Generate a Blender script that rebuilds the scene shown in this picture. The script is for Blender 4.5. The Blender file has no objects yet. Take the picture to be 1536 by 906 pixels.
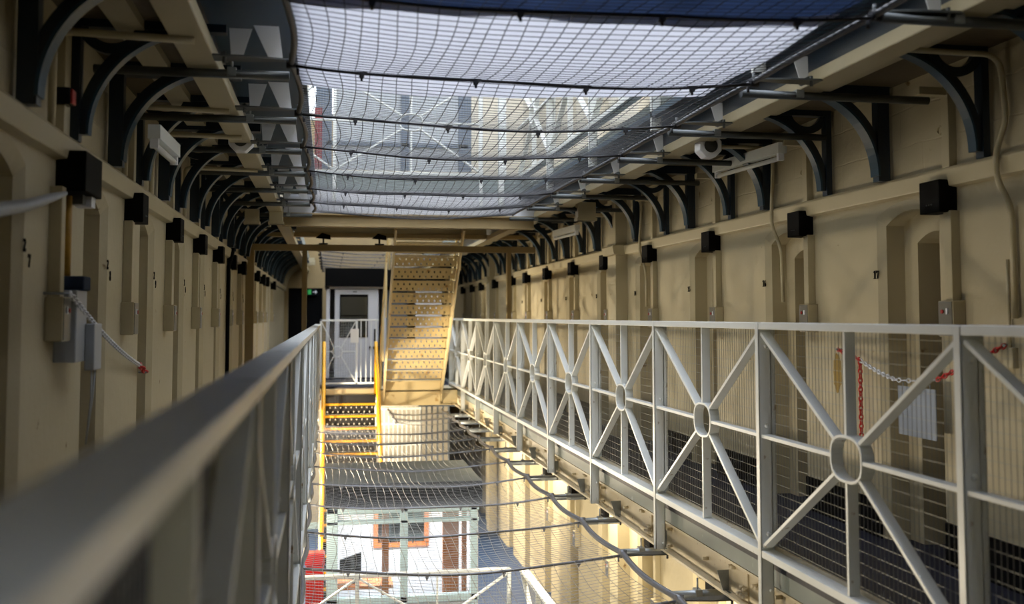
import bpy, math, random
from mathutils import Vector, Matrix
random.seed(7)
C = bpy.context.scene.collection
PI = math.pi

# ------------------------------------------------------------------ camera model
F, CX, CY, EYE = 1500., 743., 390., Vector((0, 0, 1.25))
dY = Vector(((493-CX)/F, 1, -(475-CY)/F)).normalized()
dZ = Vector((0, (475-CY)/F, 1)).normalized()
dX = dY.cross(dZ)
def ray(u, v):
    r = Vector(((u-CX)/F, 1, -(v-CY)/F))
    return Vector((dX.dot(r), dY.dot(r), dZ.dot(r)))
def ax(u, v, X): d = ray(u, v); return EYE + d*(X/d.x)
def ay(u, v, Y): d = ray(u, v); return EYE + d*(Y/d.y)
def az(u, v, Z): d = ray(u, v); return EYE + d*((Z-1.25)/d.z)
cam = bpy.data.cameras.new('camera'); co = bpy.data.objects.new('camera', cam); C.objects.link(co)
right = Vector((dX.x, dY.x, dZ.x)); fwd = Vector((dX.y, dY.y, dZ.y)); up = Vector((dX.z, dY.z, dZ.z))
m = Matrix((right, up, -fwd)).transposed().to_4x4(); m.translation = EYE
co.matrix_world = m
cam.sensor_width = 36; cam.lens = F/1536*36
cam.shift_x = (768-CX)/1536; cam.shift_y = (CY-453)/1536
cam.clip_start = .02
cam.dof.use_dof = True; cam.dof.focus_distance = 7.0; cam.dof.aperture_fstop = 1.9
bpy.context.scene.camera = co

# ------------------------------------------------------------------ materials
def lin(c):
    return tuple(((x/255)/12.92 if x/255 <= .04045 else ((x/255+.055)/1.055)**2.4) for x in c) + (1,)
def mat(name, col, rough=.5, metal=0., var=.12, scale=6., bump=0., bscale=30., brick=None, stain=None, emit=0, alpha=None, trans=0):
    M = bpy.data.materials.new(name); M.use_nodes = True
    nt = M.node_tree; N = nt.nodes; L = nt.links; b = N['Principled BSDF']
    b.inputs['Roughness'].default_value = rough; b.inputs['Metallic'].default_value = metal
    c = lin(col)
    tc = N.new('ShaderNodeTexCoord')
    nz = N.new('ShaderNodeTexNoise'); nz.inputs['Scale'].default_value = scale; nz.inputs['Detail'].default_value = 6
    L.new(tc.outputs['Object'], nz.inputs['Vector'])
    mx = N.new('ShaderNodeMix'); mx.data_type = 'RGBA'
    mx.inputs['A'].default_value = tuple(x*(1-var) for x in c[:3])+(1,)
    mx.inputs['B'].default_value = tuple(min(1, x*(1+var)) for x in c[:3])+(1,)
    L.new(nz.outputs['Fac'], mx.inputs['Factor'])
    out = mx.outputs['Result']
    if stain:
        n2 = N.new('ShaderNodeTexNoise'); n2.inputs['Scale'].default_value = stain[1]; n2.inputs['Detail'].default_value = 8
        L.new(tc.outputs['Object'], n2.inputs['Vector'])
        rp = N.new('ShaderNodeValToRGB'); rp.color_ramp.elements[0].position = stain[2]; rp.color_ramp.elements[1].position = stain[2]+.06
        L.new(n2.outputs['Fac'], rp.inputs['Fac'])
        m2 = N.new('ShaderNodeMix'); m2.data_type = 'RGBA'; m2.inputs['B'].default_value = lin(stain[0])
        L.new(rp.outputs['Color'], m2.inputs['Factor']); L.new(out, m2.inputs['A']); out = m2.outputs['Result']
    L.new(out, b.inputs['Base Color'])
    if bump or brick:
        bp = N.new('ShaderNodeBump'); bp.inputs['Strength'].default_value = bump or .5; bp.inputs['Distance'].default_value = .02
        if brick:
            mp = N.new('ShaderNodeMapping'); mp.inputs['Rotation'].default_value = (PI/2, 0, PI/2)
            # bricks run along Y and Z of the wall
            sp = N.new('ShaderNodeSeparateXYZ'); cb = N.new('ShaderNodeCombineXYZ')
            L.new(tc.outputs['Object'], sp.inputs[0]); L.new(sp.outputs['Y'], cb.inputs['X']); L.new(sp.outputs['Z'], cb.inputs['Y'])
            # gentle wobble so the courses look hand laid
            nw = N.new('ShaderNodeTexNoise'); nw.inputs['Scale'].default_value = 3; L.new(tc.outputs['Object'], nw.inputs['Vector'])
            vm = N.new('ShaderNodeVectorMath'); vm.operation = 'MULTIPLY_ADD'; vm.inputs[1].default_value = (.05, .05, .05)
            L.new(nw.outputs['Color'], vm.inputs[0]); L.new(cb.outputs[0], vm.inputs[2])
            bk = N.new('ShaderNodeTexBrick'); bk.inputs['Scale'].default_value = 1; bk.inputs['Brick Width'].default_value = brick[0]
            bk.inputs['Row Height'].default_value = brick[1]; bk.inputs['Mortar Size'].default_value = brick[2]; bk.inputs['Mortar Smooth'].default_value = .6
            bk.inputs['Color1'].default_value = (1,1,1,1); bk.inputs['Color2'].default_value = (.9,.9,.9,1); bk.inputs['Mortar'].default_value = (0,0,0,1)
            L.new(vm.outputs[0], bk.inputs['Vector'])
            ad = N.new('ShaderNodeMath'); ad.operation = 'MULTIPLY_ADD'; ad.inputs[1].default_value = .35
            nb = N.new('ShaderNodeTexNoise'); nb.inputs['Scale'].default_value = 25; L.new(tc.outputs['Object'], nb.inputs['Vector'])
            rgb = N.new('ShaderNodeRGBToBW'); L.new(bk.outputs['Color'], rgb.inputs[0])
            L.new(nb.outputs['Fac'], ad.inputs[0]); L.new(rgb.outputs[0], ad.inputs[2]); L.new(ad.outputs[0], bp.inputs['Height'])
        else:
            nb = N.new('ShaderNodeTexNoise'); nb.inputs['Scale'].default_value = bscale; nb.inputs['Detail'].default_value = 5
            L.new(tc.outputs['Object'], nb.inputs['Vector']); L.new(nb.outputs['Fac'], bp.inputs['Height'])
        L.new(bp.outputs[0], b.inputs['Normal'])
    if emit:
        b.inputs['Emission Color'].default_value = c; b.inputs['Emission Strength'].default_value = emit
    if trans: # translucent sheet: light comes through
        tr = N.new('ShaderNodeBsdfTranslucent'); L.new(out, tr.inputs['Color'])
        ms = N.new('ShaderNodeMixShader'); ms.inputs[0].default_value = trans
        L.new(b.outputs[0], ms.inputs[1]); L.new(tr.outputs[0], ms.inputs[2]); L.new(ms.outputs[0], N['Material Output'].inputs[0])
    return M
def glass(name, tint, gl=.08):
    M = bpy.data.materials.new(name); M.use_nodes = True; nt = M.node_tree; N = nt.nodes; L = nt.links
    N.remove(N['Principled BSDF'])
    t = N.new('ShaderNodeBsdfTransparent'); t.inputs[0].default_value = lin(tint)
    g = N.new('ShaderNodeBsdfGlossy'); g.inputs['Roughness'].default_value = .05
    x = N.new('ShaderNodeMixShader'); x.inputs[0].default_value = gl
    L.new(t.outputs[0], x.inputs[1]); L.new(g.outputs[0], x.inputs[2]); L.new(x.outputs[0], N['Material Output'].inputs[0])
    return M
CREAM = (206, 187, 142)
M = dict(
 wall=mat('cream_painted_masonry', (176, 165, 136), .55, var=.06, scale=3, brick=(.42, .2, .006), bump=.35, stain=((120, 92, 52), 7, .70)),
 plaster=mat('cream_plaster', (180, 169, 139), .55, var=.05, scale=3, bump=.12, bscale=18, stain=((112, 84, 44), 9, .705)),
 cream=mat('cream_gloss', (178, 167, 136), .4, var=.06, scale=8, bump=.05),
 creamsteel=mat('cream_steel', (212, 200, 172), .4, var=.08, scale=9, stain=((140, 100, 60), 14, .66)),
 tan=mat('tan_timber', (150, 130, 90), .55, var=.14, scale=5, bump=.1),
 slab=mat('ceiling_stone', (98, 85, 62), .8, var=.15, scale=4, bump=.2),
 white=mat('white_rail_paint', (226, 230, 228), .3, var=.05, scale=12, stain=((150, 128, 104), 16, .69)),
 wire=mat('mesh_wire', (158, 158, 150), .45, metal=.2, var=.1),
 netwire=mat('net_wire', (58, 58, 62), .5, metal=.3, var=.1),
 netlow=mat('galvanised_net_wire', (132, 132, 130), .4, metal=.5, var=.1),
 cable=mat('dark_steel_tube', (46, 46, 50), .45, metal=.5, var=.1),
 cablelow=mat('grey_steel_tube', (128, 130, 136), .4, metal=.4, var=.1, scale=20),
 galv=mat('galvanised_steel', (150, 156, 158), .35, metal=.6, var=.15, scale=20),
 galvdark=mat('dull_galvanised_tube', (84, 88, 90), .4, metal=.6, var=.15, scale=20),
 blue=mat('dark_blue_iron', (18, 36, 52), .3, var=.15, scale=10),
 bluedeck=mat('blue_painted_steel', (30, 62, 82), .45, var=.15, scale=10),
 upperwall=mat('cream_plaster_lit_pale', (206, 200, 184), .6, var=.06, scale=3, bump=.1),  # same cream paint as below, with its paler look in the light painted in
 black=mat('black_paint', (2, 2, 2), .75, var=.1),
 skirt=mat('black_skirting', (14, 14, 18), .4, var=.1),
 carpet=mat('navy_vinyl', (12, 19, 40), .5, var=.2, scale=14, bump=.1),
 bluefloor=mat('blue_floor', (40, 68, 112), .45, var=.15, scale=5),
 fascia=mat('grey_fascia', (132, 143, 142), .45, var=.1, scale=9, stain=((170, 180, 178), 12, .64)),
 grey=mat('light_grey_plastic', (160, 164, 168), .4, var=.04),
 steelplate=mat('brushed_steel_plate', (128, 126, 120), .35, metal=.6, var=.08),
 red=mat('red_paint', (160, 24, 20), .4, var=.1),
 redplastic=mat('red_plastic', (200, 36, 30), .35, var=.05),
 whiteplastic=mat('white_plastic', (232, 234, 240), .4, var=.03),
 yellow=mat('yellow_paint', (250, 186, 20), .4, var=.06),
 door=mat('cell_door_brown', (96, 86, 66), .5, var=.15, scale=6, bump=.1),
 blackstair=mat('black_tread', (22, 20, 20), .5, var=.2),
 stair=mat('cream_stair_steel', (214, 196, 150), .4, var=.08, scale=5, stain=((170, 130, 70), 6, .66)),
 boothwhite=mat('booth_white', (206, 208, 214), .4, var=.04),
 boothblue=mat('booth_pale_blue', (176, 200, 208), .4, var=.04),
 roofgrey=mat('booth_roof_felt', (112, 118, 112), .8, var=.2, scale=4, bump=.1),
 wood=mat('orange_timber', (176, 104, 58), .45, var=.2, scale=4),
 paper=mat('white_paper', (226, 226, 222), .7, var=.03),
 signgrey=mat('sign_back_grey', (132, 142, 156), .5, var=.05),
 brickred=mat('red_mesh_screen', (128, 40, 44), .6, var=.2, scale=20),
 panelgrey=mat('grey_board', (170, 176, 182), .5, var=.05),
 partition=mat('backdrop_grey', (150, 144, 130), .6, var=.06),
 slate=mat('slate_column', (98, 110, 126), .5, var=.1),
 sheet=mat('white_polythene', (218, 219, 224), .4, var=.03, scale=3, bump=.08, bscale=5, trans=.75),
 navy=mat('navy_tarpaulin', (90, 106, 132), .5, var=.35, scale=5, bump=.15, bscale=6, trans=.8),
 green=mat('exit_green', (40, 150, 70), .4, emit=.25),
 lampwhite=mat('lamp_tube', (255, 250, 238), .4, emit=3.0, var=.01),
 tubeoff=mat('unlit_tube', (215, 218, 218), .3, var=.02),
 screen=mat('dark_screen', (26, 28, 32), .2),
 patch=mat('bare_patch', (150, 124, 62), .8, var=.2, scale=30),
 brass=mat('yellow_lagging', (168, 128, 48), .5, var=.3, scale=30),
 glass=glass('clear_glass', (236, 242, 244), .07), glassdark=glass('dim_glass', (150, 158, 160), .12), skyglass=glass('roof_glass', (246, 248, 252), .03),
)

for k in ('black', 'skirt', 'screen'): M[k].node_tree.nodes['Principled BSDF'].inputs['Specular IOR Level'].default_value = .12
# ------------------------------------------------------------------ mesh helpers
class MB:
    def __init__(s): s.v = []; s.f = []; s.sm = []
    def add(s, vs, fs, sm=False):
        n = len(s.v); s.v += [tuple(p) for p in vs]; s.f += [tuple(i+n for i in q) for q in fs]; s.sm += [sm]*len(fs); return s
    def box(s, a, b):
        x0, y0, z0 = [min(p, q) for p, q in zip(a, b)]; x1, y1, z1 = [max(p, q) for p, q in zip(a, b)]
        return s.add([(x0,y0,z0),(x1,y0,z0),(x1,y1,z0),(x0,y1,z0),(x0,y0,z1),(x1,y0,z1),(x1,y1,z1),(x0,y1,z1)],
                     [(0,3,2,1),(4,5,6,7),(0,1,5,4),(1,2,6,5),(2,3,7,6),(3,0,4,7)])
    def bar(s, p, q, w, h, upv=(0, 0, 1)):
        # box section bar from p to q; w across, h along the up vector
        p, q = Vector(p), Vector(q); d = (q-p).normalized(); u = Vector(upv)
        if abs(d.dot(u)) > .99: u = Vector((0, 1, 0)) if abs(d.y) < .9 else Vector((1, 0, 0))
        r = d.cross(u).normalized(); u = r.cross(d)
        vs = [e + r*a*w/2 + u*b*h/2 for e in (p, q) for a, b in ((-1,-1),(1,-1),(1,1),(-1,1))]
        return s.add(vs, [(3,2,1,0),(4,5,6,7),(0,1,5,4),(1,2,6,5),(2,3,7,6),(3,0,4,7)])
    def prism(s, poly, plane, a, b):
        # poly: 2D points; plane 'xz' (extrude along y), 'yz' (along x), 'xy' (along z)
        def P(p, t): return (p[0], t, p[1]) if plane == 'xz' else (t, p[0], p[1]) if plane == 'yz' else (p[0], p[1], t)
        n = len(poly); vs = [P(p, a) for p in poly]+[P(p, b) for p in poly]
        return s.add(vs, [tuple(range(n)), tuple(reversed(range(n, 2*n)))]+[(i, i+n, (i+1) % n+n, (i+1) % n) for i in range(n)])
    def ribbon(s, path, w, plane, a, b, closed=False):
        # a strip of width w following a 2D path, extruded from a to b (w may be a list)
        n = len(path); ws = w if isinstance(w, (list, tuple)) else [w]*n; ins, out = [], []
        for i, p in enumerate(path):
            q0 = path[(i-1) % n] if (closed or i > 0) else p; q1 = path[(i+1) % n] if (closed or i < n-1) else p
            t = Vector((q1[0]-q0[0], q1[1]-q0[1])).normalized(); nn = Vector((-t.y, t.x))
            ins.append((p[0]+nn.x*ws[i]/2, p[1]+nn.y*ws[i]/2)); out.append((p[0]-nn.x*ws[i]/2, p[1]-nn.y*ws[i]/2))
        def P(p, t): return (p[0], t, p[1]) if plane == 'xz' else (t, p[0], p[1]) if plane == 'yz' else (p[0], p[1], t)
        vs = []
        for i in range(n): vs += [P(ins[i], a), P(out[i], a), P(out[i], b), P(ins[i], b)]
        fs = []
        for i in range(n if closed else n-1):
            j = (i+1) % n
            for k in range(4): fs.append((4*i+k, 4*i+(k+1) % 4, 4*j+(k+1) % 4, 4*j+k))
        if not closed: fs += [(0,1,2,3), (4*n-1, 4*n-2, 4*n-3, 4*n-4)]
        return s.add(vs, fs)
    def tube(s, pts, r, n=8, caps=True, sm=True):
        pts = [Vector(p) for p in pts]; vs = []; k = len(pts); pu = None
        for i, p in enumerate(pts):
            d = (pts[min(i+1, k-1)]-pts[max(i-1, 0)]).normalized()
            u = pu if pu is not None else (Vector((0,0,1)) if abs(d.z) < .9 else Vector((1,0,0)))
            a = d.cross(u)
            if a.length < 1e-4: a = d.cross(Vector((.3, .5, .8)))
            a.normalize(); u = a.cross(d).normalized(); pu = u
            rr = r[i] if isinstance(r, (list, tuple)) else r
            vs += [p+(a*math.cos(2*PI*j/n)+u*math.sin(2*PI*j/n))*rr for j in range(n)]
        fs = [(i*n+j, i*n+(j+1) % n, (i+1)*n+(j+1) % n, (i+1)*n+j) for i in range(k-1) for j in range(n)]
        s.add(vs, fs, sm)
        if caps:
            b = len(s.v)-len(vs); s.f += [tuple(b+j for j in reversed(range(n))), tuple(b+(k-1)*n+j for j in range(n))]; s.sm += [False, False]
        return s
    def cyl(s, p, q, r, n=14): return s.tube([p, q], r, n)
    def wire(s, p, q, r):
        return s.tube([p, q], r, 3, False, False)
    def build(s, name, material, parent=None, bevel=0):
        me = bpy.data.meshes.new(name); me.from_pydata(s.v, [], s.f); me.validate()
        me.materials.append(material)
        if any(s.sm): me.polygons.foreach_set('use_smooth', [bool(x) for x in s.sm][:len(me.polygons)])
        o = bpy.data.objects.new(name, me); C.objects.link(o); o.parent = parent
        if bevel:
            b = o.modifiers.new('bevel', 'BEVEL'); b.width = bevel; b.segments = 2; b.limit_method = 'ANGLE'; b.angle_limit = math.radians(40)
        return o
def tag(o, label, cat, group=None, kind=None):
    o['label'] = label; o['category'] = cat
    if group: o['group'] = group
    if kind: o['kind'] = kind
    return o
def thing(name, label, cat, loc=(0,0,0), group=None, rz=0):
    o = bpy.data.objects.new(name, None); C.objects.link(o); o.location = loc; o.rotation_euler.z = rz; o.empty_display_size = .1
    return tag(o, label, cat, group)
def struct(name, mb, material, label=None, bevel=0):
    o = mb.build(name, material, None, bevel); o['kind'] = 'structure'
    if label: o['label'] = label
    return o
def kids(o): return [c for c in C.objects if c.parent == o]
CH = {}
def dup(root, loc, label, rz=None):
    r = root.copy(); C.objects.link(r); r.location = loc; r['label'] = label
    if rz is not None: r.rotation_euler.z = rz
    if root.name not in CH:
        CH[root.name] = [(c, kids(c)) for c in kids(root)]
    for ch, gs in CH[root.name]:
        c = ch.copy(); C.objects.link(c); c.parent = r
        for g in gs: d = g.copy(); C.objects.link(d); d.parent = c
    return r
ORD = ['first', 'second', 'third', 'fourth', 'fifth', 'sixth', 'seventh', 'eighth', 'ninth', 'tenth', 'eleventh', 'twelfth', 'thirteenth', 'fourteenth', 'fifteenth', 'sixteenth', 'seventeenth']

# ------------------------------------------------------------------ main dimensions
XR, XL = 3.1, -1.12            # wall faces
ZL, ZU = -2.74, 2.80           # lower and upper decks
YE = 26.0                      # end wall
Y0 = -2.6
YLAND = 17.5                   # edge of the landing on this level
PIT = 1.65                     # railing bay
exec_objects = []
# ------------------------------------------------------------------ walls with arched cell recesses
def arch(ya, yb, zs, za, z0, n=8):
    pts = [(ya, z0)]
    for i in range(n+1):
        t = i/n; pts.append((ya+(yb-ya)*t, zs+(za-zs)*(1-(2*t-1)**2)))
    return pts + [(yb, z0)]
def wall_with_cells(mb, X, s, ya, yb, bands, ops):
    """bands: (z0, z1, floor z or None); ops: (near y, far y) of each recess"""
    def q(y0, y1, z0, z1): mb.add([(X,y0,z0),(X,y1,z0),(X,y1,z1),(X,y0,z1)], [(0,1,2,3)])
    for z0, z1, fz in bands:
        if fz is None: q(ya, yb, z0, z1); continue
        y = ya
        for a, b in ops:
            e = .05
            out = arch(a-e, b+e, fz+1.815, fz+1.885, z0)
            inn = arch(a, b, fz+1.765, fz+1.835, z0)
            dp = arch(a, b, fz+1.765, fz+1.835, z0)
            fr = arch(a+.03, b-.13, fz+1.66, fz+1.715, z0)
            q(y, a-e, z0, z1)
            for (p0, p1) in zip(out[1:-2], out[2:-1]):
                mb.add([(X,p0[0],p0[1]),(X,p1[0],p1[1]),(X,p1[0],z1),(X,p0[0],z1)], [(0,1,2,3)])
            for L0, x0, L1, x1 in ((out, 0, inn, .03), (inn, .03, dp, .14), (dp, .14, fr, .14), (fr, .14, fr, .36)):
                n = len(L0)
                mb.add([(X+s*x0, *p) for p in L0]+[(X+s*x1, *p) for p in L1], [(i, i+1, n+i+1, n+i) for i in range(n-1)])
            y = b+e
        q(y, yb, z0, z1)
NUMY_R = [5.297, 6.794, 8.324, 9.883, 11.385, 12.925, 14.486, 15.97, 17.4, 18.9, 20.4, 21.9]
OPS_R = [(1.68, 2.20), (3.2, 3.72)] + [(y-.56, y-.06) for y in NUMY_R]
NUMY_L = [3.983, 5.403, 6.785, 8.162, 9.44, 10.79, 12.2, 13.6, 15.1, 16.6, 18.1, 19.6]
OPS_L = [(.7, 1.1), (2.05, 2.5)] + [(y-.50, y-.09) for y in NUMY_L]
BANDS = [(-5.6, ZL, None), (ZL, -.2, ZL), (-.2, 0, None), (0, 2.0, 0), (2.0, ZU, None), (ZU, ZU+2.1, ZU), (ZU+2.1, 6.4, None)]
for nm, X, s, ops in (('wall_right', XR, 1, OPS_R), ('wall_left', XL, -1, OPS_L)):
    mb = MB(); wall_with_cells(mb, X, s, Y0, YE, BANDS[:5], ops); struct(nm, mb, M['plaster'])
    mb = MB(); wall_with_cells(mb, X, s, Y0, YE, BANDS[5:], ops); struct(nm, mb, M['upperwall'])
    mb = MB().box((X-s*.006, Y0, 2.0), (X+s*.02, YE, ZU-.3)); struct(nm, mb, M['wall'])
    # string course
    mb = MB().prism([(X+s*.02, 1.895), (X-s*.045, 1.905), (X-s*.06, 1.985), (X-s*.05, 2.0), (X+s*.02, 2.0)], 'xz', Y0, YE)
    struct('trim_1' if s > 0 else 'trim_2', mb, M['cream'], bevel=.004)
    mb = MB()
    y = Y0
    for a, b in ops: mb.box((X-s*.012, y, 0), (X+s*.02, a-.05, .21)); y = b+.05
    mb.box((X-s*.012, y, 0), (X+s*.02, YE, .21))
    struct('baseboard_right' if s > 0 else 'baseboard_left', mb, M['skirt'])
    for i, (a, b) in enumerate(ops):
        mb = MB()
        for fz in (ZL, 0): mb.box((X+s*.34, a-.02, fz), (X+s*.37, b, fz+1.75))
        struct('door_%d' % (i+1+(0 if s > 0 else 20)), mb, M['door'])
# pilasters that carry the cross landings on the right wall
for i, y in enumerate((10.15, 18.55)):
    for z0, z1 in ((ZL, -.32), (0, 1.9), (2.0, 2.5)):
        struct('pilaster', MB().box((XR-.13, y, z0), (XR+.02, y+.30, z1)), M['plaster'], bevel=.006)
    struct('trim_%d' % (3+i), MB().prism([(XR+.02, 1.895), (XR-.165, 1.905), (XR-.18, 1.985), (XR-.17, 2.0), (XR+.02, 2.0)], 'xz', y-.06, y+.36), M['cream'])
# end wall with doorway, inner window and arch ribs
mb = MB()
for a, b in (((XL, YE, 1.98), (XR, YE+.1, 6.4)), ((XL, YE, 0), (-1.02, YE+.1, 1.98)), ((-.16, YE, 0), (-.06, YE+.1, 1.98)), ((-.06, YE, 1.85), (.75, YE+.1, 1.98)),
             ((-.06, YE, 0), (.75, YE+.1, 1.1)), ((.75, YE, 0), (XR, YE+.1, 1.98)), ((XL, YE, -5.6), (XR, YE+.1, 0))): mb.box(a, b)
struct('wall_far', mb, M['tan'])
struct('door_40', MB().box((-1.2, YE+.09, -.1), (.0, YE+.13, 2.1)), M['black'])  # black backing that gives the doorway its dark and stops sky leaking in
struct('window_3', MB().box((-.06, YE+.08, 1.1), (.75, YE+.1, 1.85)), M['screen'])
# unseen wall behind the camera, closed solid to keep front light out
mb = MB()
for a, b in (((XL-.1, Y0-.1, -5.6), (XR+.1, Y0, -.3)), ((XL-.1, Y0-.1, -.3), (-.7, Y0, 6.4)), ((2.7, Y0-.1, -.3), (XR+.1, Y0, 6.4)), ((-.7, Y0-.1, -.3), (2.7, Y0, 4.9)), ((-.7, Y0-.1, 4.9), (2.7, Y0, 6.4))): mb.box(a, b)
struct('wall_near', mb, M['plaster'])
# floors
struct('floor', MB().box((2.24, Y0, -.03), (XR+.36, YE, 0)), M['carpet'])
struct('floor', MB().box((-.22, Y0, -.03), (XL-.36, YE, 0)), M['carpet'])
struct('floor', MB().box((-.22, 18.3, -.03), (2.24, YE, -.001)), M['carpet'])
struct('floor', MB().box((.86, YLAND, -.03), (2.24, 18.3, -.001)), M['creamsteel'])
struct('floor', MB().box((XL-.36, 11.1, ZL-.1), (XR+.36, YE, ZL)), M['bluefloor'])
struct('floor', MB().box((2.2, Y0, ZL-.1), (XR+.36, 11.1, ZL)), M['bluefloor'])
struct('floor', MB().box((-.22, Y0, ZL-.1), (XL-.36, 11.1, ZL)), M['bluefloor'])
struct('floor', MB().box((XL-.4, Y0, -5.6), (XR+.4, 11.2, -5.48)), M['slab'])
struct('wall_low', MB().box((-.22, 11.1, -5.5), (2.2, 11.16, ZL-.1)), M['plaster'])
# stone slabs that carry the upper walkways: the ceiling over this level
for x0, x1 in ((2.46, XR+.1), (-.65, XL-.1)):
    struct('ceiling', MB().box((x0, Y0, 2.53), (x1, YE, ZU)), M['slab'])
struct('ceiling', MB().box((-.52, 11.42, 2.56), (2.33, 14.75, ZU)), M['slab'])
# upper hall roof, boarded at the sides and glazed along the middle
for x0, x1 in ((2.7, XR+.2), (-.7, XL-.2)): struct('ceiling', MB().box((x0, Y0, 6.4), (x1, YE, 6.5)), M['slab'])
struct('ceiling', MB().box((XL-.2, YE, 6.4), (XR+.2, YE+.2, 6.5)), M['slab'])
struct('window_1', MB().box((-.7, Y0, 6.42), (2.7, YE, 6.43)), M['skyglass'])
mb = MB()
for k in range(24): mb.box((-.7, Y0+k*1.24-.02, 6.36), (2.7, Y0+k*1.24+.02, 6.41))
struct('trim_9', mb, M['white'])
# edge beams under the upper walkways, joists, and grey edge boards
for i, (x0, x1) in enumerate(((2.32, 2.46), (-.65, -.507))):
    struct('trim_%d' % (10+i), MB().box((x0, Y0, 2.386), (x1, YE, 2.452)), M['cream'], bevel=.006)
    struct('trim_%d' % (40+i), MB().box((x0+.05, Y0, 2.452), (x1-.05, YE, 2.62)), M['blue'])
    struct('trim_%d' % (12+i), MB().box((x0-.01 if i == 0 else x1-.02, Y0, 2.62), (x0+.02 if i == 0 else x1+.01, YE, ZU)), M['fascia'])
    xa, xb = (2.6, 2.72) if i == 0 else (-.92, -.80)
    struct('trim_%d' % (16+i), MB().box((xa, Y0, 2.49), (xb, YE, 2.54)), M['cream'])
# I-beams of the cross landing overhead
def ibeam(name, y, z0, z1, x0, x1, tf=.018, w=.14):
    mb = MB().box((x0, y-w/2, z0), (x1, y+w/2, z0+tf)).box((x0, y-w/2, z1-tf), (x1, y+w/2, z1)).box((x0, y-.006, z0+tf), (x1, y+.006, z1-tf))
    return struct(name, mb, M['tan'])
ibeam('trim_18', 11.3, 2.255, 2.40, -.52, 2.33)
struct('trim_19', MB().box((-.5, 11.24, 2.40), (2.33, 11.36, 2.66)), M['boothwhite'])
struct('trim_8', MB().box((-.5, 11.25, 2.66), (2.33, 11.36, 2.86)), M['fascia'])
struct('trim_20', MB().box((-1.1, 14.72, 2.41), (3.08, 14.86, 2.47)), M['tan'])
struct('trim_21', MB().box((-.5, 14.74, 2.47), (2.32, 14.84, ZU)), M['cream'])
# edge structure of this level: grey edge board, cream web with flange, landing fascia
for i, (s, xo) in enumerate(((1, 2.25), (-1, -.23))):
    struct('trim_%d' % (22+i), MB().box((xo, Y0, -.12), (xo+s*.03, YE, .045)), M['fascia'])
    mb = MB().box((xo+s*.03, Y0, -.31), (xo+s*.045, YE, -.125)).box((xo-s*.02, Y0, -.325), (xo+s*.16, YE, -.31)).box((xo, Y0, -.14), (xo+s*.16, YE, -.125))
    for k in range(18):
        y = 3.25+PIT*(k-3)
        mb.box((xo-s*.015, y+.06, -.31), (xo+s*.03, y+.072, -.125)).box((xo+s*.02, y+.35, -.31), (xo+s*.03, y+.62, -.135))
        for dy, z in ((.2, -.19), (.24, -.19), (.36, -.28), (.40, -.28), (.44, -.28), (.36, -.24), (.40, -.24), (.52, -.16), (.56, -.16), (.95, -.21), (-.05, -.17), (-.05, -.28)):
            mb.cyl((xo+s*.03, y+dy, z), (xo-s*.006, y+dy, z), .011, 7)
    struct('trim_%d' % (24+i), mb, M['creamsteel'])
    # underside of the walkway
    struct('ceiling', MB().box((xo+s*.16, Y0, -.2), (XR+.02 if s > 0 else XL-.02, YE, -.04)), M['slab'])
    # lower walkway edge
    struct('trim_%d' % (28+i), MB().box((xo, Y0, ZL-.32), (xo+s*.03, 11.1, ZL+.045)), M['fascia'])
struct('trim_26', MB().box((-.2, YLAND, -.1), (.86, YLAND+.09, .0)).box((.86, YLAND, -.27), (2.24, YLAND+.09, 0)).box((.86, YLAND-.05, -.285), (2.2, YLAND+.1, -.27)), M['stair'])
struct('ceiling', MB().box((.86, YLAND+.1, -.2), (2.24, YE, -.04)).box((-.22, 18.4, -.2), (.86, YE, -.04)), M['slab'])
struct('trim_27', MB().box((-.2, 11.0, ZL-.3), (2.2, 11.1, ZL)), M['creamsteel'])

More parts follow.
